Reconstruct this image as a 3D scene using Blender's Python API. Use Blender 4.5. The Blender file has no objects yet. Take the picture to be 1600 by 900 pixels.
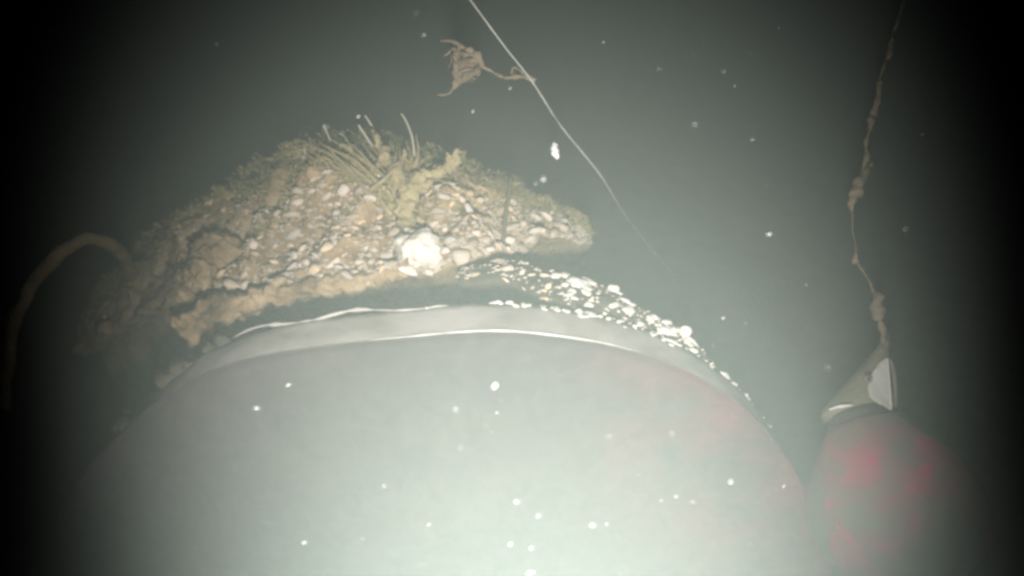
import bpy, bmesh, math, random
from mathutils import Vector, Matrix, noise

R = math.radians
random.seed(7)
scene = bpy.context.scene
COL = scene.collection

# ---------------------------------------------------------------- camera
CAM_Z = 1.6
PITCH = R(-30)
HFOV = R(70)
cam_data = bpy.data.cameras.new("camera")
cam_data.angle = HFOV
cam_data.dof.use_dof = True
cam_data.dof.focus_distance = 1.35
cam_data.dof.aperture_fstop = 4.5
cam_data.clip_start = 0.02
cam_data.clip_end = 200
cam = bpy.data.objects.new("camera", cam_data)
cam.location = (0, 0, CAM_Z)
cam.rotation_euler = (R(90) + PITCH, 0, 0)
COL.objects.link(cam)
scene.camera = cam
CAM_M = Matrix.Translation((0, 0, CAM_Z)) @ Matrix.Rotation(R(90) + PITCH, 4, 'X')
FOC = 800 / math.tan(HFOV / 2)

# ---------------------------------------------------------------- world: what little daylight is left at 75 m
world = bpy.data.worlds.new("World")
scene.world = world
world.use_nodes = True
wn = world.node_tree.nodes
wl = world.node_tree.links
wn.clear()
w_out = wn.new("ShaderNodeOutputWorld")
w_bg = wn.new("ShaderNodeBackground")
w_sky = wn.new("ShaderNodeTexSky")
w_sky.sky_type = 'NISHITA'
w_sky.sun_disc = False
w_sky.sun_elevation = R(50)
w_sky.sun_rotation = R(20)
w_bg.inputs['Strength'].default_value = 0.0001
wl.new(w_sky.outputs[0], w_bg.inputs['Color'])
wl.new(w_bg.outputs[0], w_out.inputs['Surface'])

# ---------------------------------------------------------------- the vehicle's lamp, slung below its camera
LAMP_W = 164
lamp_data = bpy.data.lights.new("vehicle_lamp", 'SPOT')
lamp_data.energy = LAMP_W
lamp_data.color = (1.0, 0.935, 0.89)
lamp_data.spot_size = R(72)
lamp_data.spot_blend = 1.0
lamp_data.shadow_soft_size = 0.03
lamp = bpy.data.objects.new("vehicle_lamp", lamp_data)
lamp.matrix_world = CAM_M @ Matrix.Translation((0.01, -0.15, -0.03)) @ Matrix.Rotation(R(0.2), 4, 'Y') @ Matrix.Rotation(R(6.5), 4, 'X')
COL.objects.link(lamp)

scene.render.engine = 'CYCLES'
scene.cycles.use_denoising = True
scene.cycles.volume_bounces = 0
scene.cycles.max_bounces = 5
scene.cycles.diffuse_bounces = 2
scene.cycles.filter_width = 3.0
scene.view_settings.view_transform = 'Standard'
scene.view_settings.look = 'None'
scene.view_settings.exposure = 0
scene.view_settings.gamma = 1
scene.view_settings.use_curve_mapping = False


# ---------------------------------------------------------------- helpers
def P(x, y, d):
    """a point of the place: seen at (x, y) of the 1600x900 photo, d metres out along the optical axis"""
    return CAM_M @ Vector(((x - 800) / FOC * d, (450 - y) / FOC * d, -d))


def px(n, d):
    return n / FOC * d


def mesh_obj(name, bm, mat, parent=None, smooth=True):
    me = bpy.data.meshes.new(name)
    bmesh.ops.recalc_face_normals(bm, faces=bm.faces)
    bm.to_mesh(me)
    bm.free()
    if smooth:
        for p in me.polygons:
            p.use_smooth = True
    if mat:
        me.materials.append(mat)
    o = bpy.data.objects.new(name, me)
    COL.objects.link(o)
    if parent:
        o.parent = parent
        o.matrix_parent_inverse = parent.matrix_world.inverted()
    return o


def tag(o, label=None, cat=None, group=None, kind=None):
    if label: o["label"] = label
    if cat: o["category"] = cat
    if group: o["group"] = group
    if kind: o["kind"] = kind
    return o


def empty(name, loc, label, cat, group=None):
    o = bpy.data.objects.new(name, None)
    o.empty_display_size = 0.05
    o.location = loc
    o.matrix_world = Matrix.Translation(loc)
    COL.objects.link(o)
    return tag(o, label, cat, group)


def spline(pts, n):
    """Catmull-Rom through tuples of any length"""
    out = []
    L = len(pts)
    for i in range(L - 1):
        p0 = pts[max(i - 1, 0)]; p1 = pts[i]; p2 = pts[i + 1]; p3 = pts[min(i + 2, L - 1)]
        for k in range(n):
            t = k / n
            out.append(tuple(0.5 * (2 * b + (c - a) * t + (2 * a - 5 * b + 4 * c - d) * t * t + (3 * b - a - 3 * c + d) * t ** 3)
                             for a, b, c, d in zip(p0, p1, p2, p3)))
    out.append(tuple(pts[-1]))
    return out


def add_tube(bm, pts, radii, seg=8, rough=0.0, freq=30.0, cap=True):
    pts = [Vector(p) for p in pts]
    rings = []
    up = Vector((0.13, 0.3, 0.95)).normalized()
    for i, p in enumerate(pts):
        t = (pts[min(i + 1, len(pts) - 1)] - pts[max(i - 1, 0)]).normalized()
        a = t.cross(up)
        if a.length < 1e-3: a = t.cross(Vector((1, 0, 0)))
        a.normalize()
        b = t.cross(a).normalized()
        ring = []
        for k in range(seg):
            an = 2 * math.pi * k / seg
            q = a * math.cos(an) + b * math.sin(an)
            r = radii[i]
            if rough:
                r *= 1 + rough * noise.noise((p + q * radii[i]) * freq) * 2
            ring.append(bm.verts.new(p + q * r))
        rings.append(ring)
    for i in range(len(rings) - 1):
        for k in range(seg):
            bm.faces.new((rings[i][k], rings[i][(k + 1) % seg], rings[i + 1][(k + 1) % seg], rings[i + 1][k]))
    if cap:
        bm.faces.new(rings[0]); bm.faces.new(list(reversed(rings[-1])))


def px_tube(bm, path, n=6, seg=8, rough=0.0, freq=30.0, jitter=0.0):
    """path of (x, y, depth, width in photo pixels)"""
    s = spline(path, n)
    pts, rad = [], []
    for q in s:
        p = P(q[0], q[1], q[2])
        if jitter:
            p = p + Vector(noise.noise_vector(p * 25)) * jitter
        pts.append(p)
        rad.append(max(px(q[3], q[2]) / 2, 0.0002))
    add_tube(bm, pts, rad, seg, rough, freq)


def hull_mesh(name, n, sx, sy, sz, seed, mat):
    rnd = random.Random(seed)
    bm = bmesh.new()
    for i in range(n):
        while True:
            v = Vector((rnd.gauss(0, 1), rnd.gauss(0, 1), rnd.gauss(0, 1)))
            if v.length > 0.2: break
        v.normalize()
        k = rnd.uniform(0.82, 1.05)
        bm.verts.new((v.x * sx * k, v.y * sy * k, v.z * sz * k))
    r = bmesh.ops.convex_hull(bm, input=bm.verts)
    bmesh.ops.delete(bm, geom=list({g for g in r['geom_interior'] if isinstance(g, bmesh.types.BMVert)}), context='VERTS')
    bmesh.ops.recalc_face_normals(bm, faces=bm.faces)
    me = bpy.data.meshes.new(name)
    bm.to_mesh(me); bm.free()
    for p in me.polygons: p.use_smooth = True
    me.materials.append(mat)
    return me


# ---------------------------------------------------------------- materials
def material(name, stops, scale=12.0, detail=6.0, rough=0.9, bump=0.3, bump_scale=60.0, vary=0.0, spec=0.2, distort=0.4):
    m = bpy.data.materials.new(name)
    m.use_nodes = True
    nt = m.node_tree; N = nt.nodes; L = nt.links
    b = N["Principled BSDF"]
    b.inputs["Roughness"].default_value = rough
    b.inputs["Specular IOR Level"].default_value = spec
    tc = N.new("ShaderNodeTexCoord")
    no = N.new("ShaderNodeTexNoise")
    no.inputs["Scale"].default_value = scale
    no.inputs["Detail"].default_value = detail
    no.inputs["Distortion"].default_value = distort
    L.new(tc.outputs["Object"], no.inputs["Vector"])
    rp = N.new("ShaderNodeValToRGB")
    el = rp.color_ramp.elements
    while len(el) < len(stops): el.new(0.5)
    for e, (pos, c) in zip(el, stops):
        e.position = pos; e.color = (*c, 1)
    L.new(no.outputs["Fac"], rp.inputs["Fac"])
    col = rp.outputs["Color"]
    if vary:
        oi = N.new("ShaderNodeObjectInfo")
        hs = N.new("ShaderNodeHueSaturation")
        mr = N.new("ShaderNodeMapRange")
        mr.inputs["To Min"].default_value = 1 - vary; mr.inputs["To Max"].default_value = 1 + vary * 0.6
        L.new(oi.outputs["Random"], mr.inputs["Value"])
        L.new(mr.outputs[0], hs.inputs["Value"])
        mr2 = N.new("ShaderNodeMapRange")
        mr2.inputs["To Min"].default_value = 0.5; mr2.inputs["To Max"].default_value = 1.3
        ml = N.new("ShaderNodeMath"); ml.operation = 'MULTIPLY'; ml.inputs[1].default_value = 7.3
        fr = N.new("ShaderNodeMath"); fr.operation = 'FRACT'
        L.new(oi.outputs["Random"], ml.inputs[0]); L.new(ml.outputs[0], fr.inputs[0]); L.new(fr.outputs[0], mr2.inputs["Value"])
        L.new(mr2.outputs[0], hs.inputs["Saturation"])
        L.new(col, hs.inputs["Color"])
        col = hs.outputs["Color"]
    L.new(col, b.inputs["Base Color"])
    if bump:
        n2 = N.new("ShaderNodeTexNoise")
        n2.inputs["Scale"].default_value = bump_scale; n2.inputs["Detail"].default_value = 5
        L.new(tc.outputs["Object"], n2.inputs["Vector"])
        bp = N.new("ShaderNodeBump"); bp.inputs["Strength"].default_value = bump; bp.inputs["Distance"].default_value = 0.01
        L.new(n2.outputs["Fac"], bp.inputs["Height"]); L.new(bp.outputs[0], b.inputs["Normal"])
    return m


M_SILT = material("silt", [(0.3, (0.10, 0.09, 0.065)), (0.7, (0.2, 0.18, 0.13))], 8, bump=0.5, bump_scale=90)
M_MOUND = material("silted_rubble", [(0.3, (0.13, 0.085, 0.048)), (0.5, (0.36, 0.25, 0.14)), (0.72, (0.58, 0.43, 0.265))], 14, bump=0.8, bump_scale=120)
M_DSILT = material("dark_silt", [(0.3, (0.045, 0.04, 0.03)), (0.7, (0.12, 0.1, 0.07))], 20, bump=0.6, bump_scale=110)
M_STONE = material("pale_stone", [(0.3, (0.50, 0.35, 0.235)), (0.6, (0.82, 0.67, 0.50))], 30, bump=0.3, bump_scale=150, vary=0.35)
M_WHITE = material("white_shell", [(0.3, (0.66, 0.6, 0.52)), (0.65, (0.82, 0.79, 0.74))], 25, bump=0.4, bump_scale=120, vary=0.12)
M_BIG = material("cream_stone", [(0.3, (0.6, 0.53, 0.45)), (0.6, (0.82, 0.77, 0.7))], 40, bump=0.6, bump_scale=120)
M_SPONGE = material("tan_sponge", [(0.3, (0.32, 0.26, 0.13)), (0.7, (0.52, 0.43, 0.25))], 40, bump=0.6, bump_scale=200)
M_FIBRE = material("hydroid_fibre", [(0.3, (0.27, 0.235, 0.10)), (0.7, (0.52, 0.45, 0.23))], 10, bump=0)
M_PALEFIBRE = material("pale_fibre", [(0.3, (0.45, 0.42, 0.33)), (0.7, (0.62, 0.58, 0.48))], 10, bump=0)
M_LINE = material("nylon_line", [(0.3, (0.34, 0.35, 0.31)), (0.7, (0.6, 0.61, 0.56))], 20, bump=0, rough=0.5)
M_ROPE = material("overgrown_rope", [(0.3, (0.13, 0.11, 0.07)), (0.7, (0.26, 0.21, 0.14))], 30, bump=0.7, bump_scale=160)
M_HOSE = material("silted_hose", [(0.3, (0.10, 0.085, 0.05)), (0.7, (0.2, 0.165, 0.1))], 25, bump=0.6, bump_scale=120)
M_TANHOSE = material("tan_hose", [(0.3, (0.17, 0.135, 0.08)), (0.7, (0.30, 0.24, 0.15))], 25, bump=0.6, bump_scale=120)
M_LUG = material("cream_plastic", [(0.3, (0.17, 0.155, 0.105)), (0.7, (0.30, 0.27, 0.2))], 22, bump=0.3, bump_scale=90, rough=0.6)
M_LUGW = material("lit_and_worn_white", [(0.3, (0.82, 0.81, 0.76)), (0.7, (0.9, 0.89, 0.85))], 22, bump=0.15, bump_scale=90, rough=0.5)  # white of the lug's lamp-lit facet, painted; also the worn lip
M_DARK = material("dark_groove", [(0.3, (0.05, 0.05, 0.045)), (0.7, (0.10, 0.10, 0.09))], 22, bump=0.3)
M_FLOAT = material("faded_pink_float", [(0.42, (0.17, 0.16, 0.135)), (0.55, (0.25, 0.12, 0.125)), (0.69, (0.5, 0.05, 0.13))], 9, bump=0.3, bump_scale=80, rough=0.7, distort=0.8)
M_DRUM = material("grey_encrusted_plate", [(0.32, (0.05, 0.041, 0.042)), (0.56, (0.068, 0.056, 0.057)), (0.66, (0.088, 0.074, 0.074))], 2.4, bump=0.25, bump_scale=40, rough=0.75)
M_RIM = material("pale_rim", [(0.3, (0.24, 0.205, 0.185)), (0.62, (0.48, 0.435, 0.41))], 9, bump=0.2, bump_scale=26, rough=0.7)
M_EDGE = material("chipped_edge_highlight", [(0.3, (0.4, 0.37, 0.34)), (0.7, (0.62, 0.59, 0.55))], 18, bump=0.2, bump_scale=90, rough=0.5)  # pale chips, with the front edge's highlight put into the colour
M_SNOW = material("marine_snow", [(0.3, (0.4, 0.4, 0.38)), (0.7, (0.6, 0.6, 0.57))], 60, bump=0)
M_WEED = material("weed_scrap", [(0.3, (0.14, 0.115, 0.08)), (0.7, (0.28, 0.22, 0.155))], 40, bump=0.4, bump_scale=200)

# pink crust has taken hold along one flank of the plate; pits, smears and silt all over
nt = M_DRUM.node_tree; N = nt.nodes; L = nt.links
bsdf = N["Principled BSDF"]; base_col = bsdf.inputs["Base Color"].links[0].from_socket
tc = N.new("ShaderNodeTexCoord"); sx = N.new("ShaderNodeSeparateXYZ"); L.new(tc.outputs["Object"], sx.inputs[0])
mr = N.new("ShaderNodeMapRange"); mr.inputs["From Min"].default_value = 0.08; mr.inputs["From Max"].default_value = 0.5
L.new(sx.outputs["X"], mr.inputs["Value"])
pn = N.new("ShaderNodeTexNoise"); pn.inputs["Scale"].default_value = 7; pn.inputs["Detail"].default_value = 6
L.new(tc.outputs["Object"], pn.inputs["Vector"])
pr = N.new("ShaderNodeMapRange"); pr.inputs["From Min"].default_value = 0.38; pr.inputs["From Max"].default_value = 0.66
L.new(pn.outputs["Fac"], pr.inputs["Value"])
mu = N.new("ShaderNodeMath"); mu.operation = 'MULTIPLY'; L.new(mr.outputs[0], mu.inputs[0]); L.new(pr.outputs[0], mu.inputs[1])
mx = N.new("ShaderNodeMix"); mx.data_type = 'RGBA'; mx.inputs["B"].default_value = (0.24, 0.05, 0.085, 1)
L.new(mu.outputs[0], mx.inputs["Factor"]); L.new(base_col, mx.inputs["A"])
sn = N.new("ShaderNodeTexNoise"); sn.inputs["Scale"].default_value = 22; sn.inputs["Detail"].default_value = 8; sn.inputs["Distortion"].default_value = 1.2
L.new(tc.outputs["Object"], sn.inputs["Vector"])
sr = N.new("ShaderNodeValToRGB"); sr.color_ramp.elements[0].position = 0.35; sr.color_ramp.elements[0].color = (0.78, 0.78, 0.77, 1)
sr.color_ramp.elements[1].position = 0.75; sr.color_ramp.elements[1].color = (1.12, 1.11, 1.08, 1)
L.new(sn.outputs["Fac"], sr.inputs["Fac"])
m2 = N.new("ShaderNodeMix"); m2.data_type = 'RGBA'; m2.blend_type = 'MULTIPLY'; m2.inputs["Factor"].default_value = 1
L.new(mx.outputs["Result"], m2.inputs["A"]); L.new(sr.outputs["Color"], m2.inputs["B"])
L.new(m2.outputs["Result"], bsdf.inputs["Base Color"])

# ---------------------------------------------------------------- seabed
bm = bmesh.new()
NG = 140
def gcoord(i):
    t = (i / (NG - 1)) * 2 - 1
    return 15 * math.copysign(abs(t) ** 2.2, t)
gv = [[bm.verts.new((gcoord(i), gcoord(j) + 1.0, 0.05 * noise.noise(Vector((gcoord(i) * 1.6, gcoord(j) * 1.6, 3)))
                     + 0.02 * noise.noise(Vector((gcoord(i) * 7, gcoord(j) * 7, 9)))))
       for j in range(NG)] for i in range(NG)]
for i in range(NG - 1):
    for j in range(NG - 1):
        bm.faces.new((gv[i][j], gv[i + 1][j], gv[i + 1][j + 1], gv[i][j + 1]))
tag(mesh_obj("seabed", bm, M_SILT), "silty grey-brown seabed below the wreckage", "seabed", kind="structure")


# ---------------------------------------------------------------- rubble banks: lofted slopes that run down to the seabed
class Bank:
    cleft = False
    under = 0.16

    def __init__(self, cols, amp, bulge, seed):
        self.c = spline(cols, 10)
        self.amp = amp; self.bulge = bulge; self.seed = seed

    def at(self, u, v):
        f = max(0.0, min(u, 0.9999)) * (len(self.c) - 1)
        i = int(f); t = f - i
        q = [a + (b - a) * t for a, b in zip(self.c[i], self.c[i + 1])]
        a = P(*q[0:3]); b = P(*q[3:6])
        p = a.lerp(b, v)
        p.z += self.bulge * math.sin(math.pi * min(max(v, 0), 1)) * (b - a).length
        s = Vector((self.seed, 0, 0))
        d = noise.fractal((p + s) * 9, 0.8, 2.1, 4) * self.amp
        d += noise.noise((p + s) * 45) * self.amp * 0.35
        d += (1 - abs(noise.noise(Vector((p.x * 9 + p.y * 7, p.y * 26 - p.x * 5, p.z * 26 + self.seed)))) * 2) * self.amp * 0.45
        if self.cleft and v < 0.62:
            uc = 0.195 + 0.15 * (max(v, 0) / 0.5) ** 0.75
            d -= 0.055 * math.exp(-((u - uc) / 0.016) ** 2) * min(1, (0.62 - v) * 6)
        p = p + Vector((0, -0.45, 0.9)) * d
        return p

    def normal(self, u, v):
        e = 0.01
        du = self.at(u + e, v) - self.at(u - e, v)
        dv = self.at(u, v + e) - self.at(u, v - e)
        n = du.cross(dv)
        if n.length < 1e-9: return Vector((0, -0.3, 0.95))
        n.normalize()
        if n.z < 0: n = -n
        return n

    def build(self, name, mat, nu, nv, back=0.6):
        bm = bmesh.new()
        rows = []
        for j in range(-6, nv + 9):
            row = []
            for i in range(nu + 1):
                u = i / nu
                if j < 0:
                    p = self.at(u, 0); k = -j / 6
                    w = noise.noise(Vector((u * 14, k * 2, self.seed)))
                    p = Vector((p.x, p.y + self.under * k ** 0.35 + 0.02 * w, p.z * (1 - k ** 1.6) - 0.06 * k))
                elif j <= nv:
                    p = self.at(u, j / nv)
                else:
                    p = self.at(u, 1); k = (j - nv) / 8
                    w = noise.noise(Vector((u * 9, k * 4, self.seed + 5)))
                    p = Vector((p.x, p.y + back * k + 0.03 * w, p.z * (1 - k ** 1.3) - 0.06 * k))
                # ends run down to the seabed
                e = min(u, 1 - u) * nu
                row.append(bm.verts.new(p))
            rows.append(row)
        for a, b in zip(rows[:-1], rows[1:]):
            for i in range(nu):
                bm.faces.new((a[i], a[i + 1], b[i + 1], b[i]))
        for side in (0, nu):
            bm.faces.new([r[side] for r in rows])
        return mesh_obj(name, bm, mat)


mound = Bank([
    (120, 560, 2.0, 150, 480, 2.3), (195, 512, 1.78, 215, 405, 2.25), (290, 482, 1.52, 290, 355, 2.15), (385, 474, 1.42, 370, 304, 1.98),
    (480, 455, 1.38, 455, 248, 1.72), (570, 438, 1.36, 545, 226, 1.70), (660, 425, 1.34, 640, 245, 1.68),
    (750, 405, 1.36, 735, 270, 1.64), (815, 388, 1.46, 815, 306, 1.68), (880, 380, 1.56, 870, 335, 1.70),
    (925, 384, 1.66, 922, 366, 1.70)], 0.042, 0.10, 4.0)
mound.cleft = True
mo = mound.build("rubble_mound", M_MOUND, 150, 60)
tag(mo, "mound of silted shell rubble rising behind the round plate", "mound", kind="structure")

bank = Bank([
    (715, 436, 1.32, 730, 418, 1.37), (800, 436, 1.28, 810, 413, 1.34), (862, 474, 1.20, 870, 430, 1.29), (920, 494, 1.185, 930, 442, 1.26),
    (1000, 520, 1.19, 990, 478, 1.24), (1060, 540, 1.20, 1045, 512, 1.23), (1112, 568, 1.20, 1100, 548, 1.22)], 0.010, 0.12, 11.0)
bank.under = 0.09
bo = bank.build("pebble_bank", M_DSILT, 90, 16, back=0.1)
tag(bo, "narrow bank of bright pebbles along the back of the plate's rim", "bank", kind="structure")

STONES = [hull_mesh("stone", 20, random.uniform(.9, 1.2), random.uniform(.7, 1.0), random.uniform(.5, .75), 100 + i, M_STONE) for i in range(9)]
SHELLS = [hull_mesh("shell", 20, random.uniform(.8, 1.3), random.uniform(.7, 1.0), random.uniform(.4, .7), 200 + i, M_WHITE) for i in range(6)]


def put(name, me, p, size, nrm, parent, rnd):
    o = bpy.data.objects.new(name, me)
    xa = Vector((1, rnd.uniform(-.5, .3), rnd.uniform(-.1, .35))); xa = (xa - nrm * xa.dot(nrm)).normalized()
    q = Matrix((xa, nrm.cross(xa), nrm)).transposed().to_4x4()
    tilt = Matrix.Rotation(rnd.uniform(-.4, .4), 4, 'X') @ Matrix.Rotation(rnd.uniform(-.3, .3), 4, 'Y')
    o.matrix_world = Matrix.Translation(p + nrm * size * 0.15) @ q @ tilt @ Matrix.Rotation(rnd.uniform(-.5, .5), 4, 'Z') @ Matrix.Diagonal((size * rnd.uniform(1.0, 1.6 if name == 'stone' and me in STONES else 1.2), size * rnd.uniform(.7, 1.0), size * .85, 1))
    if parent:
        o.parent = parent
        o.matrix_parent_inverse = parent.matrix_world.inverted()
    COL.objects.link(o)
    return o


rnd = random.Random(21)
placed = [(P(656, 392, 1.36), 0.042)]
k = 0
while len(placed) < 286 and k < 6000:
    k += 1
    u = rnd.uniform(0.24, 0.97) if rnd.random() < .35 else rnd.uniform(0.38, 0.84)
    v = min(rnd.random() ** 1.4 * 0.5, 0.85)
    if u < 0.3: v = rnd.uniform(0.05, 0.62)
    s = rnd.uniform(0.007, 0.014) * (1.5 if rnd.random() < 0.2 else 1) * (1.15 - 0.5 * v)
    pp = mound.at(u, v)
    if any((pp - a).length < (s + b) * 0.85 for a, b in placed): continue
    placed.append((pp, s))
    put("stone", rnd.choice(STONES), pp, s, mound.normal(u, v), mo, rnd)
for k in range(125):
    u = rnd.uniform(0.04, 0.93); v = rnd.uniform(-0.35 if u < .5 else 0.05, 1.05)
    s = 0.0032 + 0.0075 * rnd.random() ** 1.6 * (1.5 if rnd.random() < 0.12 else 1)
    put("stone", rnd.choice(SHELLS if u > .35 else STONES), bank.at(u, v), s, bank.normal(u, v), bo, rnd)


def gravel(name, b, n, parent, s0, s1, vmax, mat, seed):
    rr = random.Random(seed)
    bm = bmesh.new()
    for k in range(n):
        u = rr.uniform(0.2 if b is mound else 0.0, 0.99); v = rr.random() ** 1.6 * vmax
        c = b.at(u, v); s = rr.uniform(s0, s1)
        vs = []
        for d in ((1, 0, 0), (-1, 0, 0), (0, 1, 0), (0, -1, 0), (0, 0, 1), (0, 0, -1)):
            vs.append(bm.verts.new(c + Vector((d[0] * s * rr.uniform(.7, 1.6), d[1] * s * rr.uniform(.6, 1.2), d[2] * s * rr.uniform(.4, .9)))))
        for a, bb, cc in ((0, 2, 4), (2, 1, 4), (1, 3, 4), (3, 0, 4), (2, 0, 5), (1, 2, 5), (3, 1, 5), (0, 3, 5)):
            bm.faces.new((vs[a], vs[bb], vs[cc]))
    o = mesh_obj(name, bm, mat, parent, smooth=False)
    tag(o, kind="stuff")
    return o


gravel("gravel", mound, 2600, mo, 0.002, 0.0075, 0.5, M_STONE, 5)
gravel("gravel", bank, 220, bo, 0.0018, 0.004, 1.0, M_STONE, 6)

# fuzzy growth over the upper mound
bm = bmesh.new()
rr = random.Random(31)
for k in range(32000):
    u = rr.uniform(0.02, 0.99); v = 1.12 - abs(rr.gauss(0, 0.36))
    if v < 0.12: continue
    p = mound.at(u, v)
    clump = noise.noise(p * 14)
    if clump < rr.uniform(-0.7, 0.2): continue
    n = mound.normal(u, min(v, 1))
    d = (n + Vector((rr.gauss(0, .5), rr.gauss(-.1, .4), rr.gauss(0, .4)))).normalized()
    ln = rr.uniform(0.004, 0.019) * (1 + max(clump, 0)) * (1.8 if rr.random() < .03 else 1)
    side = d.cross(Vector((rr.gauss(0, 1), rr.gauss(0, 1), rr.gauss(0, 1)))).normalized() * rr.uniform(0.0006, 0.0018)
    mid = p + d * ln * .55 + Vector((rr.gauss(0, .002), 0, rr.gauss(0, .002)))
    tip = p + d * ln + Vector((rr.gauss(0, .004), rr.gauss(0, .003), -0.003))
    a, b2, c2, d2, e2 = (bm.verts.new(x) for x in (p - side, p + side, mid + side * .8, mid - side * .8, tip))
    bm.faces.new((a, b2, c2, d2)); bm.faces.new((d2, c2, e2))
tag(mesh_obj("hydroid_turf", bm, M_FIBRE), "olive fuzzy growth covering the top of the rubble mound", "growth", kind="stuff")

# ---------------------------------------------------------------- the large round plate (end of a sunken drum)
Q0 = Vector(((770 - 800) / FOC * 1.05, (450 - 518) / FOC * 1.05, -1.05))
E = Vector((-0.03, 0.42, -0.90)).normalized()
THICK = 0.095


def plate(x, y, off=0.0):
    r = Vector(((x - 800) / FOC, (450 - y) / FOC, -1))
    q = Q0 + E * off
    return r * (q.dot(E) / r.dot(E))


front = [(38, 940), (66, 845), (112, 765), (165, 702), (228, 642), (302, 592), (392, 560), (498, 542), (620, 529), (770, 518), (900, 530),
         (1000, 552), (1092, 590), (1162, 638), (1216, 696), (1260, 770), (1295, 860), (1310, 1000), (1270, 1150), (1120, 1300), (940, 1400),
         (690, 1440), (430, 1400), (210, 1290), (70, 1120)]
n0 = len(front)
fl = spline(front[-2:] + front + front[:2], 8)[16:16 + n0 * 8]
outline = [plate(*q) for q in fl]
cen = sum(outline, Vector()) / len(outline)
drum = empty("sunken_drum", CAM_M @ (cen + Vector((0, -.5, 0))), "huge grey round drum end standing in front of the rubble mound", "drum")


def ring(bm, s, off, wob=0.0):
    out = []
    for p in outline:
        q = cen + (p - cen) * s + E * off
        if wob:
            w = CAM_M @ q
            q = q + (p - cen).normalized() * noise.noise(w * 30) * wob
        out.append(bm.verts.new(CAM_M @ q))
    return out


def bridge(bm, a, b):
    for i in range(len(a)):
        bm.faces.new((a[i], a[(i + 1) % len(a)], b[(i + 1) % len(b)], b[i]))


bm = bmesh.new()
prev = ring(bm, 1.0, 0.003)
cur = ring(bm, 0.997, 0.0)
bridge(bm, prev, cur); prev = cur
cur = ring(bm, 0.993, 0.004)
bridge(bm, prev, cur); prev = cur
for s in (0.96, 0.9, 0.8, 0.68, 0.55, 0.42, 0.28, 0.14, 0.05):
    cur = ring(bm, s, 0.004 + 0.03 * (1 - s * s), 0.0)
    bridge(bm, prev, cur); prev = cur
bm.faces.new(prev)
mesh_obj("end_plate", bm, M_DRUM, drum)
bm = bmesh.new()
prev = ring(bm, 1.0, 0.003)
for s, o_, w in ((1.0, 0.02, .0003), (1.001, 0.05, .0008), (1.0, 0.075, .0012), (0.999, THICK - .004, .004), (0.992, THICK, .004), (0.9, THICK + .002, 0), (0.5, THICK + .004, 0), (0.05, THICK + .004, 0)):
    cur = ring(bm, s, o_, w)
    bridge(bm, prev, cur); prev = cur
bm.faces.new(prev)
mesh_obj("rim_band", bm, M_RIM, drum)
# chipped bead, edge highlight put into its pale colour, along the front edge of the top
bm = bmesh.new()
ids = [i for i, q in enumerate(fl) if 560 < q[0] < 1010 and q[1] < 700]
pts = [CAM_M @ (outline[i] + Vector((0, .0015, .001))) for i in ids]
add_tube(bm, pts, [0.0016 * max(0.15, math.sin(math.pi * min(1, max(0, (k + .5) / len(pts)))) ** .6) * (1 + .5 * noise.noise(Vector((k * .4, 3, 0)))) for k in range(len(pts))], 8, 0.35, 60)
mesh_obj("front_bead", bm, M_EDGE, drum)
# thin plate edge curling along the back of the rim on one side
bm = bmesh.new()
back = lambda i, up, off: CAM_M @ (cen + (outline[i] - cen) * 1.0 + E * (THICK + off) + Vector((0, up, 0)))
ids = [i for i, q in enumerate(fl) if 330 < q[0] < 700 and q[1] < 700]
K = len(ids)
add_tube(bm, [back(i, (0.003 + 0.004 * math.sin(k * .5)) * min(1, (K - k) / 8), -0.004) for k, i in enumerate(ids)],
         [(0.0022 * math.sin(math.pi * (k + .5) / K) ** .5 + .0004) * (1 + .6 * noise.noise(Vector((k * .6, 0, 0)))) for k in range(K)], 8, 0.6, 60)
mesh_obj("rim_flange", bm, M_RIM, drum)
# shells fixed along the back edge
for k in range(120):
    i = rnd.choice([j for j, q in enumerate(fl) if 600 < q[0] < 1236 and q[1] < 720])
    x = fl[i][0]
    dens = 1.0 if 840 < x < 1090 else (0.6 if 760 < x < 840 else (0.5 if x > 1090 else 0.28))
    if rnd.random() > dens: continue
    p = CAM_M @ (outline[i].lerp(outline[(i + 1) % len(outline)], rnd.random()) + E * (THICK - abs(rnd.gauss(0, .007))))
    s = rnd.uniform(0.0022, 0.0065)
    put("shell", rnd.choice(SHELLS), p, s, Vector((0, -.2, .97)), drum, rnd)
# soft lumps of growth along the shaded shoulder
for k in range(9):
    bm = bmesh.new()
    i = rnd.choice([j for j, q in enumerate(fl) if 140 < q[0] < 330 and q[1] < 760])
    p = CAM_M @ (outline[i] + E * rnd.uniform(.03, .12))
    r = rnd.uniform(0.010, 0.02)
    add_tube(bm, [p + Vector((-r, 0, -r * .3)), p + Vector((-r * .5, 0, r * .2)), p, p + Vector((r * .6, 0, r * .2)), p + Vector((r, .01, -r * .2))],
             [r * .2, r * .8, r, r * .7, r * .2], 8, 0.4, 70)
    mesh_obj("growth_lump", bm, M_DSILT, drum)


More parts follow.
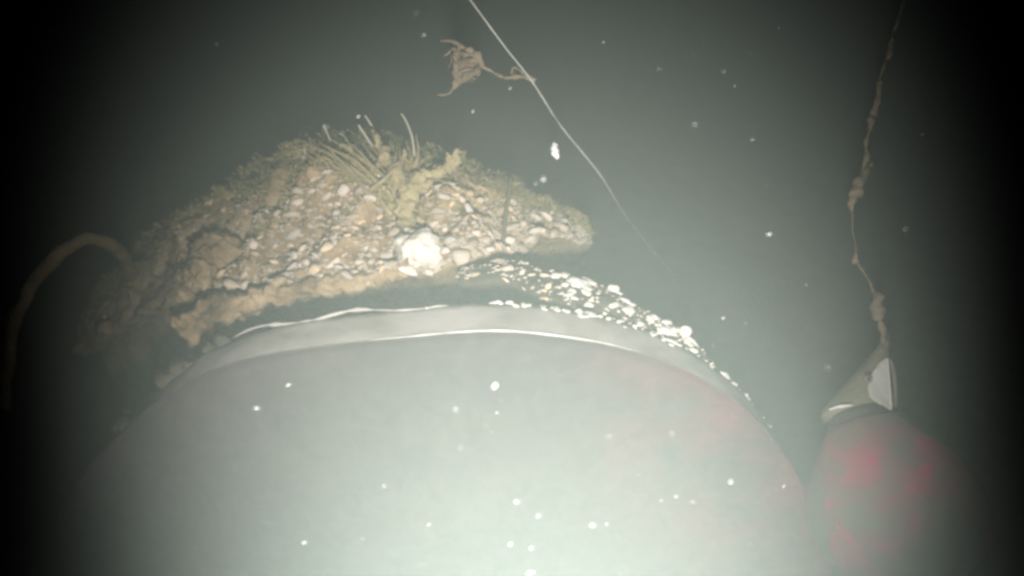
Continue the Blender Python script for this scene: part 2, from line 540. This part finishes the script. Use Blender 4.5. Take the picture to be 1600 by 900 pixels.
# ---------------------------------------------------------------- single stones that stand out
def boulder(name, x, y, d, w, h, mat, label, cat, seed, group=None, squash=0.8, rough=1.0):
    bm = bmesh.new()
    bmesh.ops.create_icosphere(bm, subdivisions=4, radius=1)
    c = P(x, y, d); rx = px(w, d) / 2; rz = px(h, d) / 2
    for v in bm.verts:
        q = v.co.copy()
        k = 1 + 0.30 * noise.noise(q * 1.3 + Vector((seed, 0, 0))) + rough * (0.14 * noise.noise(q * 3.2 + Vector((0, seed, 0))) + 0.06 * noise.noise(q * 9))
        v.co = c + Vector((q.x * rx * k, q.y * rx * squash * k, q.z * rz * k))
    o = mesh_obj(name, bm, mat)
    o.data.transform(Matrix.Translation(-c)); o.location = c
    return tag(o, label, cat, group)


boulder("white_stone", 656, 392, 1.36, 76, 66, M_BIG, "largest bright white stone on the rubble mound, as big as a fist", "stone", 3, rough=1.5)
boulder("pale_stone", 592, 344, 1.47, 26, 27, M_WHITE, "pale upright stone above and behind the largest white stone", "stone", 6)
boulder("pale_stone", 587, 368, 1.43, 26, 18, M_WHITE, "small pale flat stone just beside the largest white stone", "stone", 9)
boulder("tan_stone", 340, 367, 1.62, 26, 17, M_STONE, "small tan stone at the dim end of the rubble mound", "stone", 12)
boulder("round_boulder", 893, 355, 1.68, 58, 50, M_MOUND, "rounded tan boulder ending the rubble mound, silt covered", "boulder", 15)
boulder("white_stone", 866, 436, 1.27, 24, 17, M_WHITE, "white rounded stone on top of the pebble bank", "stone", 18)
boulder("white_stone", 903, 447, 1.24, 40, 28, M_WHITE, "broad dazzling white stone in the middle of the pebble bank", "stone", 21)
boulder("white_stone", 958, 453, 1.25, 19, 15, M_WHITE, "small white stone perched on the outer slope of the pebble bank", "stone", 24)
boulder("white_stone", 1072, 518, 1.205, 19, 18, M_WHITE, "lone white stone perched on the drum's edge past the pebbles", "stone", 27)

# ---------------------------------------------------------------- encrusted pipe at the foot of the mound
bm = bmesh.new()
px_tube(bm, [(290, 524, 1.36, 52), (330, 498, 1.36, 46), (400, 470, 1.36, 34), (480, 452, 1.36, 30), (570, 438, 1.36, 24), (640, 428, 1.37, 14)], 16, 24, 0.5, 62, 0.008)
tag(mesh_obj("encrusted_pipe", bm, M_MOUND), "thick tan encrusted pipe lying along the foot of the mound", "pipe")
# knobbly outcrop split from the mound by a dark cleft
boulder("rock_lump", 346, 408, 1.56, 88, 96, M_MOUND, "brown knobbly lump of rock beyond the dark cleft in the mound", "rock", 51, squash=0.6, rough=2.6)
boulder("rock_lump", 318, 436, 1.52, 62, 56, M_MOUND, "low tan rock lump just above the thick encrusted pipe's end", "rock", 54, squash=0.6, rough=2.6)

# ---------------------------------------------------------------- hose loop
bm = bmesh.new()
px_tube(bm, [(8, 640, 1.40, 16), (16, 540, 1.40, 18), (38, 470, 1.42, 19), (66, 425, 1.44, 20), (100, 392, 1.46, 20), (142, 374, 1.48, 20), (180, 387, 1.56, 20), (201, 416, 1.68, 20), (212, 446, 1.85, 20), (220, 470, 2.05, 18), (228, 490, 2.3, 16)], 8, 12, 0.22, 40, 0.004)
tag(mesh_obj("hose_loop", bm, M_TANHOSE), "silt covered hose arching up in a loop beside the mound", "hose")

lumps = [(228, 440, 1.8, 60, 80, 33)]
names = ["weedy brown lump at the foot of the hose loop"]
for q, nm in zip(lumps, names):
    boulder("silted_lump", *q[:5], M_HOSE, nm, "rock", q[5], rough=2.2)

# ---------------------------------------------------------------- branching sponge on the mound
sp_root = P(640, 350, 1.50)
sponge = empty("branching_sponge", sp_root, "tan branching sponge with ragged arms standing on the mound", "sponge")
BR = [
    [(636, 356, 1.50, 30), (638, 320, 1.51, 28), (648, 292, 1.52, 30), (652, 272, 1.53, 24)],
    [(645, 300, 1.52, 30), (622, 272, 1.54, 26), (604, 248, 1.56, 22), (590, 222, 1.57, 14), (580, 205, 1.58, 6)],
    [(652, 285, 1.52, 24), (672, 268, 1.52, 22), (695, 264, 1.51, 20), (708, 252, 1.50, 22), (716, 232, 1.50, 8)],
    [(700, 262, 1.51, 14), (702, 246, 1.50, 10), (696, 238, 1.50, 4)],
    [(630, 330, 1.51, 26), (604, 310, 1.53, 22), (585, 285, 1.55, 18), (565, 262, 1.57, 16), (545, 232, 1.59, 9), (532, 222, 1.6, 4)],
    [(655, 300, 1.52, 20), (668, 286, 1.5, 14), (676, 280, 1.5, 8)],
    [(622, 268, 1.54, 16), (634, 248, 1.55, 9), (632, 236, 1.55, 4)],
    [(604, 312, 1.53, 16), (575, 312, 1.54, 12), (560, 300, 1.55, 6)],
]
for b in BR:
    bm = bmesh.new()
    px_tube(bm, [(x, y, d - .11, w * .9) for x, y, d, w in b], 10, 12, 0.6, 85, 0.008)
    mesh_obj("branch", bm, M_SPONGE, sponge)
FIL = [
    [(600, 250, 1.56, 5), (590, 215, 1.57, 4), (580, 195, 1.57, 4), (570, 180, 1.57, 3)],
    [(648, 245, 1.54, 4), (644, 215, 1.53, 4), (636, 192, 1.53, 4), (627, 177, 1.53, 3)],
    [(604, 300, 1.53, 4), (590, 278, 1.53, 4), (578, 262, 1.53, 3)],
    [(590, 240, 1.55, 4), (573, 215, 1.55, 4), (560, 195, 1.55, 4)],
    [(545, 235, 1.58, 4), (540, 215, 1.58, 3), (530, 208, 1.58, 2)],
    [(470, 262, 1.68, 5), (476, 240, 1.68, 4), (474, 226, 1.68, 2)],
    [(455, 318, 1.6, 4), (462, 302, 1.6, 4), (470, 290, 1.6, 2)],
    [(520, 232, 1.63, 4), (513, 212, 1.63, 3), (506, 196, 1.63, 3)],
]
for b in FIL:
    bm = bmesh.new()
    px_tube(bm, [(x, y, d - .05, w) for x, y, d, w in b], 6, 6)
    mesh_obj("filament", bm, M_PALEFIBRE, sponge)

rb = random.Random(91)
for k in range(26):
    x0 = rb.uniform(570, 660); y0 = rb.uniform(290, 335)
    x1 = rb.uniform(455, 655); y1 = rb.uniform(205, 262) + max(0, 520 - x1) * .25
    d0 = 1.41 + rb.uniform(-.02, .02)
    w = rb.uniform(5, 10)
    xm = (x0 + x1) / 2 + rb.uniform(-6, 16); ym = (y0 + y1) / 2 + rb.uniform(-14, 4)
    bm = bmesh.new()
    px_tube(bm, [(x0, y0, d0, w), (xm, ym, d0 + .03, w * .8), (x1, y1, d0 + .07, w * .2)], 8, 6, 0.4, 70, 0.005)
    mesh_obj("blade", bm, M_SPONGE, sponge)

# ---------------------------------------------------------------- thin stick
bm = bmesh.new()
px_tube(bm, [(786, 385, 1.42, 6), (789, 345, 1.44, 7), (795, 305, 1.46, 6), (798, 278, 1.48, 5)], 6, 8, 0.3, 60)
tag(mesh_obj("stick", bm, M_HOSE), "thin dark stick standing upright in the mound's gravel", "stick")

# ---------------------------------------------------------------- line with a weed scrap caught on it
bm = bmesh.new()
px_tube(bm, [(690, -60, 0.92, 2.4), (735, 0, 1.0, 2.6), (788, 72, 1.1, 2.8), (832, 128, 1.2, 3.4), (876, 196, 1.32, 3.6), (937, 272, 1.5, 4), (980, 340, 1.8, 3), (1060, 440, 2.5, 2)], 10, 6, 0.1, 80)
tag(mesh_obj("fishing_line", bm, M_LINE), "thin pale line slanting down through open water", "line")
weed = empty("weed_scrap", P(832, 124, 1.2), "brownish torn scrap of weed caught on the slanting line", "weed")
WB = [
    ("stem", [(833, 126, 1.2, 10), (812, 122, 1.2, 7), (790, 120, 1.2, 6), (770, 112, 1.21, 5), (752, 106, 1.21, 7)]),
    ("stem", [(828, 122, 1.2, 7), (812, 112, 1.2, 6), (803, 107, 1.2, 5), (800, 116, 1.2, 4)]),
    ("frond", [(752, 106, 1.21, 10), (745, 90, 1.21, 14), (730, 75, 1.22, 12), (712, 66, 1.22, 7), (688, 64, 1.23, 3)]),
    ("frond", [(750, 108, 1.21, 10), (738, 118, 1.21, 16), (722, 128, 1.22, 14), (708, 138, 1.22, 7), (700, 146, 1.22, 5), (684, 146, 1.23, 3)]),
    ("frond", [(718, 70, 1.22, 8), (714, 90, 1.22, 13), (712, 110, 1.22, 11), (714, 128, 1.22, 9)]),
    ("frond", [(748, 98, 1.21, 8), (734, 98, 1.21, 10), (716, 100, 1.22, 8)]),
    ("frond", [(742, 90, 1.21, 6), (730, 84, 1.21, 9), (718, 82, 1.22, 6)]),
    ("frond", [(744, 112, 1.21, 6), (730, 112, 1.21, 7), (714, 116, 1.22, 6)]),
]
rw = random.Random(17)
for k in range(14):
    a_ = rw.random(); b_ = rw.random()
    tx = 748 - 44 * a_; y0 = 104 + (b_ - .5) * 74 * a_
    ang = rw.uniform(-1.3, 1.3) + 1.57; ln = rw.uniform(10, 26)
    WB.append(("frond", [(tx, y0, 1.215, 2), (tx + math.cos(ang) * ln * .5 + rw.uniform(-4, 4), y0 + math.sin(ang) * ln * .5, 1.215 + rw.uniform(-.01, .01), rw.uniform(3, 7)),
                         (tx + math.cos(ang) * ln * .6 - 5, y0 + math.sin(ang) * ln * rw.uniform(.6, 1), 1.22, 1.5)]))
bm = bmesh.new()
NS = 26
sheet = {}
for i in range(NS + 1):
    for j in range(NS + 1):
        a_ = i / NS; b_ = j / NS
        xl = 712 - 10 * abs(b_ - .5) * 2 + 6 * noise.noise(Vector((b_ * 6, 1, 2)))
        x = 750 + (xl - 750) * a_; y = 105 + (b_ - .5) * (10 + 62 * a_)
        sheet[i, j] = bm.verts.new(P(x, y, 1.215 + 0.008 * noise.noise(Vector((x * .07, y * .07, 0)))))
for i in range(NS):
    for j in range(NS):
        h = noise.noise(Vector((i * .22, j * .22, 4))) + .5 * noise.noise(Vector((i * .6, j * .6, 9)))
        edge = min(j, NS - 1 - j, NS - 1 - i) / 5
        if h + min(edge, 1) * .55 < .12: continue
        bm.faces.new((sheet[i, j], sheet[i + 1, j], sheet[i + 1, j + 1], sheet[i, j + 1]))
bmesh.ops.delete(bm, geom=[v for v in bm.verts if not v.link_faces], context='VERTS')
bmesh.ops.solidify(bm, geom=bm.faces[:], thickness=0.0025)
sh = mesh_obj("frond_sheet", bm, M_WEED, weed)
for nm, b in WB:
    bm = bmesh.new()
    px_tube(bm, [(x, y, d, w * .85) for x, y, d, w in b], 8, 8, 0.5, 110, 0.0045)
    mesh_obj(nm, bm, M_WEED, weed)

# ---------------------------------------------------------------- float with its lug and overgrown rope
BD = 1.22
fl_c = P(1338, 770, BD)
buoy = empty("pink_float", P(1345, 900, BD), "faded pink float with a pale pointed lug beside the drum", "float")
axis_top = P(1384, 548, BD); axis_bot = P(1318, 860, BD)
ax = (axis_top - axis_bot).normalized()


def lathe(prof, base, axis, seg=40, squash=1.0, lump=0.0):
    bm = bmesh.new()
    view = (CAM_M @ Vector((0, 0, -1)) - CAM_M @ Vector((0, 0, 0))).normalized()
    a = axis.cross(view).normalized(); b = axis.cross(a).normalized()
    rings = []
    for t, r, sh in prof:
        rg = []
        for k in range(seg):
            an = 2 * math.pi * k / seg
            q = a * math.cos(an) + b * math.sin(an) * squash
            p = base + axis * t + q * r + a * sh
            if lump: p = p + q * noise.noise(p * 22) * lump
            rg.append(bm.verts.new(p))
        rings.append(rg)
    for i in range(len(rings) - 1): bridge(bm, rings[i], rings[i + 1])
    bm.faces.new(rings[0]); bm.faces.new(rings[-1])
    return bm


base = P(1342, 652, BD)
RIGHT = (CAM_M.to_3x3() @ Vector((1, 0, 0))).normalized()
UP = (CAM_M.to_3x3() @ Vector((0, 1, 0))).normalized()
FWD = (CAM_M.to_3x3() @ Vector((0, 0, -1))).normalized()
axl = (UP * 0.86 + FWD * 0.5 + RIGHT * -0.14).normalized()
m = px(1, BD)
# body below
prof = [(-300 * m, 18 * m, 0), (-290 * m, 55 * m, 0), (-260 * m, 92 * m, 0), (-215 * m, 112 * m, 0), (-165 * m, 117 * m, 0), (-115 * m, 108 * m, 0), (-75 * m, 92 * m, 0), (-48 * m, 76 * m, 0), (-30 * m, 66 * m, 0), (-20 * m, 60 * m, 0), (-14 * m, 54 * m, 0)]
mesh_obj("float_body", lathe([(t * .84 - 2 * m, r * 1.04, s) for t, r, s in prof], base, axl, 48, 1.0, .006), M_FLOAT, buoy)
mesh_obj("groove", lathe([(-17 * m, 52 * m, 0), (-12 * m, 50 * m, 0), (-2 * m, 49 * m, 0), (4 * m, 49 * m, 0)], base, axl, 40), M_DARK, buoy)
prof = [(0, 47 * m, 0), (4 * m, 55 * m, 0), (12 * m, 56 * m, 0), (22 * m, 52 * m, -4 * m), (42 * m, 42 * m, -15 * m), (62 * m, 30 * m, -27 * m), (80 * m, 20 * m, -37 * m), (96 * m, 11 * m, -46 * m), (110 * m, 6 * m, -53 * m), (116 * m, 3 * m, -56 * m)]
# the lug leans: its sideways shift points to the side the lamp leaves darker
sgn = 1 if (axl.cross(FWD)).dot(RIGHT) < 0 else -1
prof = [(t * 1.12, r, s * 1.75 * sgn) for t, r, s in prof]
lug = mesh_obj("lug", lathe(prof, base, axl, 32, 0.7, .003), M_LUG, buoy)
# added white plate with its eye: the lug's lamp-lit facet put into colour
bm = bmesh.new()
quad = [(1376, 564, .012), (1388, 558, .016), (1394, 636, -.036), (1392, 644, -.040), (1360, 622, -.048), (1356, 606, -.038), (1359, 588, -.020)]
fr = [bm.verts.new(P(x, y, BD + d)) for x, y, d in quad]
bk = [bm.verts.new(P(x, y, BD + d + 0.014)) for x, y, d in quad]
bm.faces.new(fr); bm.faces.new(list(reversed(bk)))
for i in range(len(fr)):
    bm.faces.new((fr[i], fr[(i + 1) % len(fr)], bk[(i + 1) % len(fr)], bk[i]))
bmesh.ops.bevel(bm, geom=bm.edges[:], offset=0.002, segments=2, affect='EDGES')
wp = mesh_obj("lit_facet_plate", bm, M_LUGW, buoy, smooth=False)
bm = bmesh.new()
c = P(1357, 592, BD - .032)
add_tube(bm, [c + (RIGHT * math.cos(a) + UP * math.sin(a)) * px(4.5, BD) for a in [2 * math.pi * k / 20 for k in range(21)]], [px(2, BD)] * 21, 8)
mesh_obj("eye_ring", bm, M_LUG, wp)
bm = bmesh.new()
add_tube(bm, [c - FWD * .001, c + FWD * .006], [px(3.6, BD)] * 2, 16)
mesh_obj("eye_dark_disc", bm, M_DARK, wp)  # solid dark disc; the shade inside the eye is its colour
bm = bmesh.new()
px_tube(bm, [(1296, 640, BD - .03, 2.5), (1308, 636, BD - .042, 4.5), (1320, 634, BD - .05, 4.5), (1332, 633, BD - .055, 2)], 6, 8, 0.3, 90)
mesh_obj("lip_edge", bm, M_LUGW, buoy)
# strap standing along the far side of the lug
bm = bmesh.new()
px_tube(bm, [(1392, 562, BD + .05, 5), (1398, 595, BD + .04, 7), (1399, 640, BD + .02, 6)], 6, 8)
mesh_obj("strap", bm, M_LUG, buoy)

rope = empty("overgrown_rope", P(1385, 550, BD), "shaggy overgrown rope rising from the float's pale lug", "rope")
RP = [(1386, 556, 1.27, 12), (1380, 520, 1.25, 8), (1374, 480, 1.23, 7), (1360, 450, 1.24, 6), (1345, 415, 1.26, 5), (1334, 370, 1.28, 5), (1332, 325, 1.3, 7), (1346, 270, 1.33, 9), (1356, 220, 1.35, 7),
      (1366, 170, 1.37, 8), (1378, 115, 1.38, 6), (1392, 70, 1.39, 6), (1408, 15, 1.4, 6), (1425, -40, 1.42, 6)]
bm = bmesh.new()
px_tube(bm, [(x, y, d, w * .75) for x, y, d, w in RP], 8, 8, 0.6, 60, 0.006)
mesh_obj("strand", bm, M_ROPE, rope)
TUFT = [[(1330, 335, 1.3, 4), (1332, 318, 1.3, 13), (1340, 298, 1.31, 17), (1346, 278, 1.32, 15), (1356, 262, 1.33, 7), (1362, 256, 1.33, 3)],
        [(1361, 202, 1.355, 5), (1364, 188, 1.36, 12), (1367, 172, 1.365, 11), (1372, 150, 1.37, 7), (1378, 128, 1.37, 4)],
        [(1372, 500, 1.225, 8), (1372, 488, 1.225, 20), (1373, 478, 1.225, 22), (1373, 466, 1.225, 18), (1372, 458, 1.225, 8)],
        [(1380, 535, 1.22, 7), (1378, 515, 1.22, 12), (1375, 500, 1.22, 8)],
        [(1336, 412, 1.265, 4), (1337, 404, 1.265, 9), (1340, 396, 1.265, 4)],
        [(1388, 92, 1.385, 4), (1392, 78, 1.39, 8), (1396, 62, 1.39, 4)]]
for b in TUFT:
    bm = bmesh.new()
    px_tube(bm, b, 8, 10, 0.5, 70, 0.003)
    mesh_obj("growth_tuft", bm, M_WEED, rope)

# ---------------------------------------------------------------- drifting flake and marine snow
bm = bmesh.new()
px_tube(bm, [(866, 221, 1.0, 4), (868, 230, 1.0, 12), (869, 240, 1.0, 12), (872, 248, 1.0, 4)], 5, 8, 0.6, 160, 0.002)
tag(mesh_obj("drifting_flake", bm, M_SNOW), "torn pale flake drifting beside the slanting line", "flake")

bm = bmesh.new()
rr = random.Random(77)
known = [(943, 66, 7), (1030, 108, 5), (1131, 112, 7), (1148, 134, 7), (1086, 194, 6), (1176, 218, 5), (1174, 83, 4), (338, 69, 8), (849, 280, 9), (837, 287, 6), (1202, 366, 12), (1130, 497, 9),
         (1293, 574, 6), (1260, 445, 5), (1415, 358, 7), (1441, 210, 5), (797, 851, 14), (828, 895, 22), (841, 806, 8), (830, 857, 8), (926, 821, 7), (948, 819, 7),
         (1056, 776, 7), (1142, 753, 8), (951, 682, 6), (1050, 678, 5), (807, 784, 8), (475, 848, 9), (400, 638, 12), (450, 602, 14), (773, 603, 14), (776, 645, 7), (1225, 760, 8), (739, 174, 7), (797, 138, 9),
         (560, 182, 8), (650, 20, 6), (662, 55, 9), (508, 198, 7), (1033, 782, 6), (1083, 784, 6), (712, 640, 5), (600, 760, 6), (670, 820, 8), (566, 842, 6), (720, 700, 6)]
spots = [(x, y, s, rr.uniform(.42, .75)) for x, y, s in known]
for k in range(45):
    spots.append((rr.uniform(60, 1540), rr.uniform(0, 900), rr.uniform(2, 4), rr.uniform(.4, 1.1)))
for x, y, s, d in spots:
    c = P(x, y, d); r = px(s, d) / 2 * 0.45
    dr = (RIGHT * rr.uniform(.5, 1) + UP * rr.uniform(-.1, .9)).normalized()
    el = rr.uniform(1.3, 3.0)
    ot = dr.cross(FWD).normalized()
    vs = [bm.verts.new(c + q) for q in (dr * r * el, -dr * r * el * rr.uniform(.6, 1), ot * r * rr.uniform(.5, .9), -ot * r * rr.uniform(.5, .9), FWD * r * .6, -FWD * r * .6)]
    for a, b, e in ((0, 2, 4), (2, 1, 4), (1, 3, 4), (3, 0, 4), (2, 0, 5), (1, 2, 5), (3, 1, 5), (0, 3, 5)):
        bm.faces.new((vs[a], vs[b], vs[e]))
tag(mesh_obj("marine_snow", bm, M_SNOW), "pale specks of marine snow drifting all through the water", "specks", kind="stuff")

# ---------------------------------------------------------------- the murky water itself
mh = bpy.data.materials.new("murky_water")
mh.use_nodes = True
nt = mh.node_tree
nt.nodes.clear()
mo_out = nt.nodes.new("ShaderNodeOutputMaterial")
pv = nt.nodes.new("ShaderNodeVolumePrincipled")
pv.inputs["Color"].default_value = (0.645, 0.80, 0.73, 1)
pv.inputs["Density"].default_value = 0.215
pv.inputs["Anisotropy"].default_value = 0.0
nt.links.new(pv.outputs[0], mo_out.inputs["Volume"])
bm = bmesh.new()
bmesh.ops.create_cube(bm, size=1)
for v in bm.verts:
    v.co = Vector((v.co.x * 34, v.co.y * 34 + 1, -1.1 + (v.co.z + .5) * 3.9))
tag(mesh_obj("haze", bm, mh, smooth=False), "murky grey-green water filling the whole scene", "water", kind="stuff")
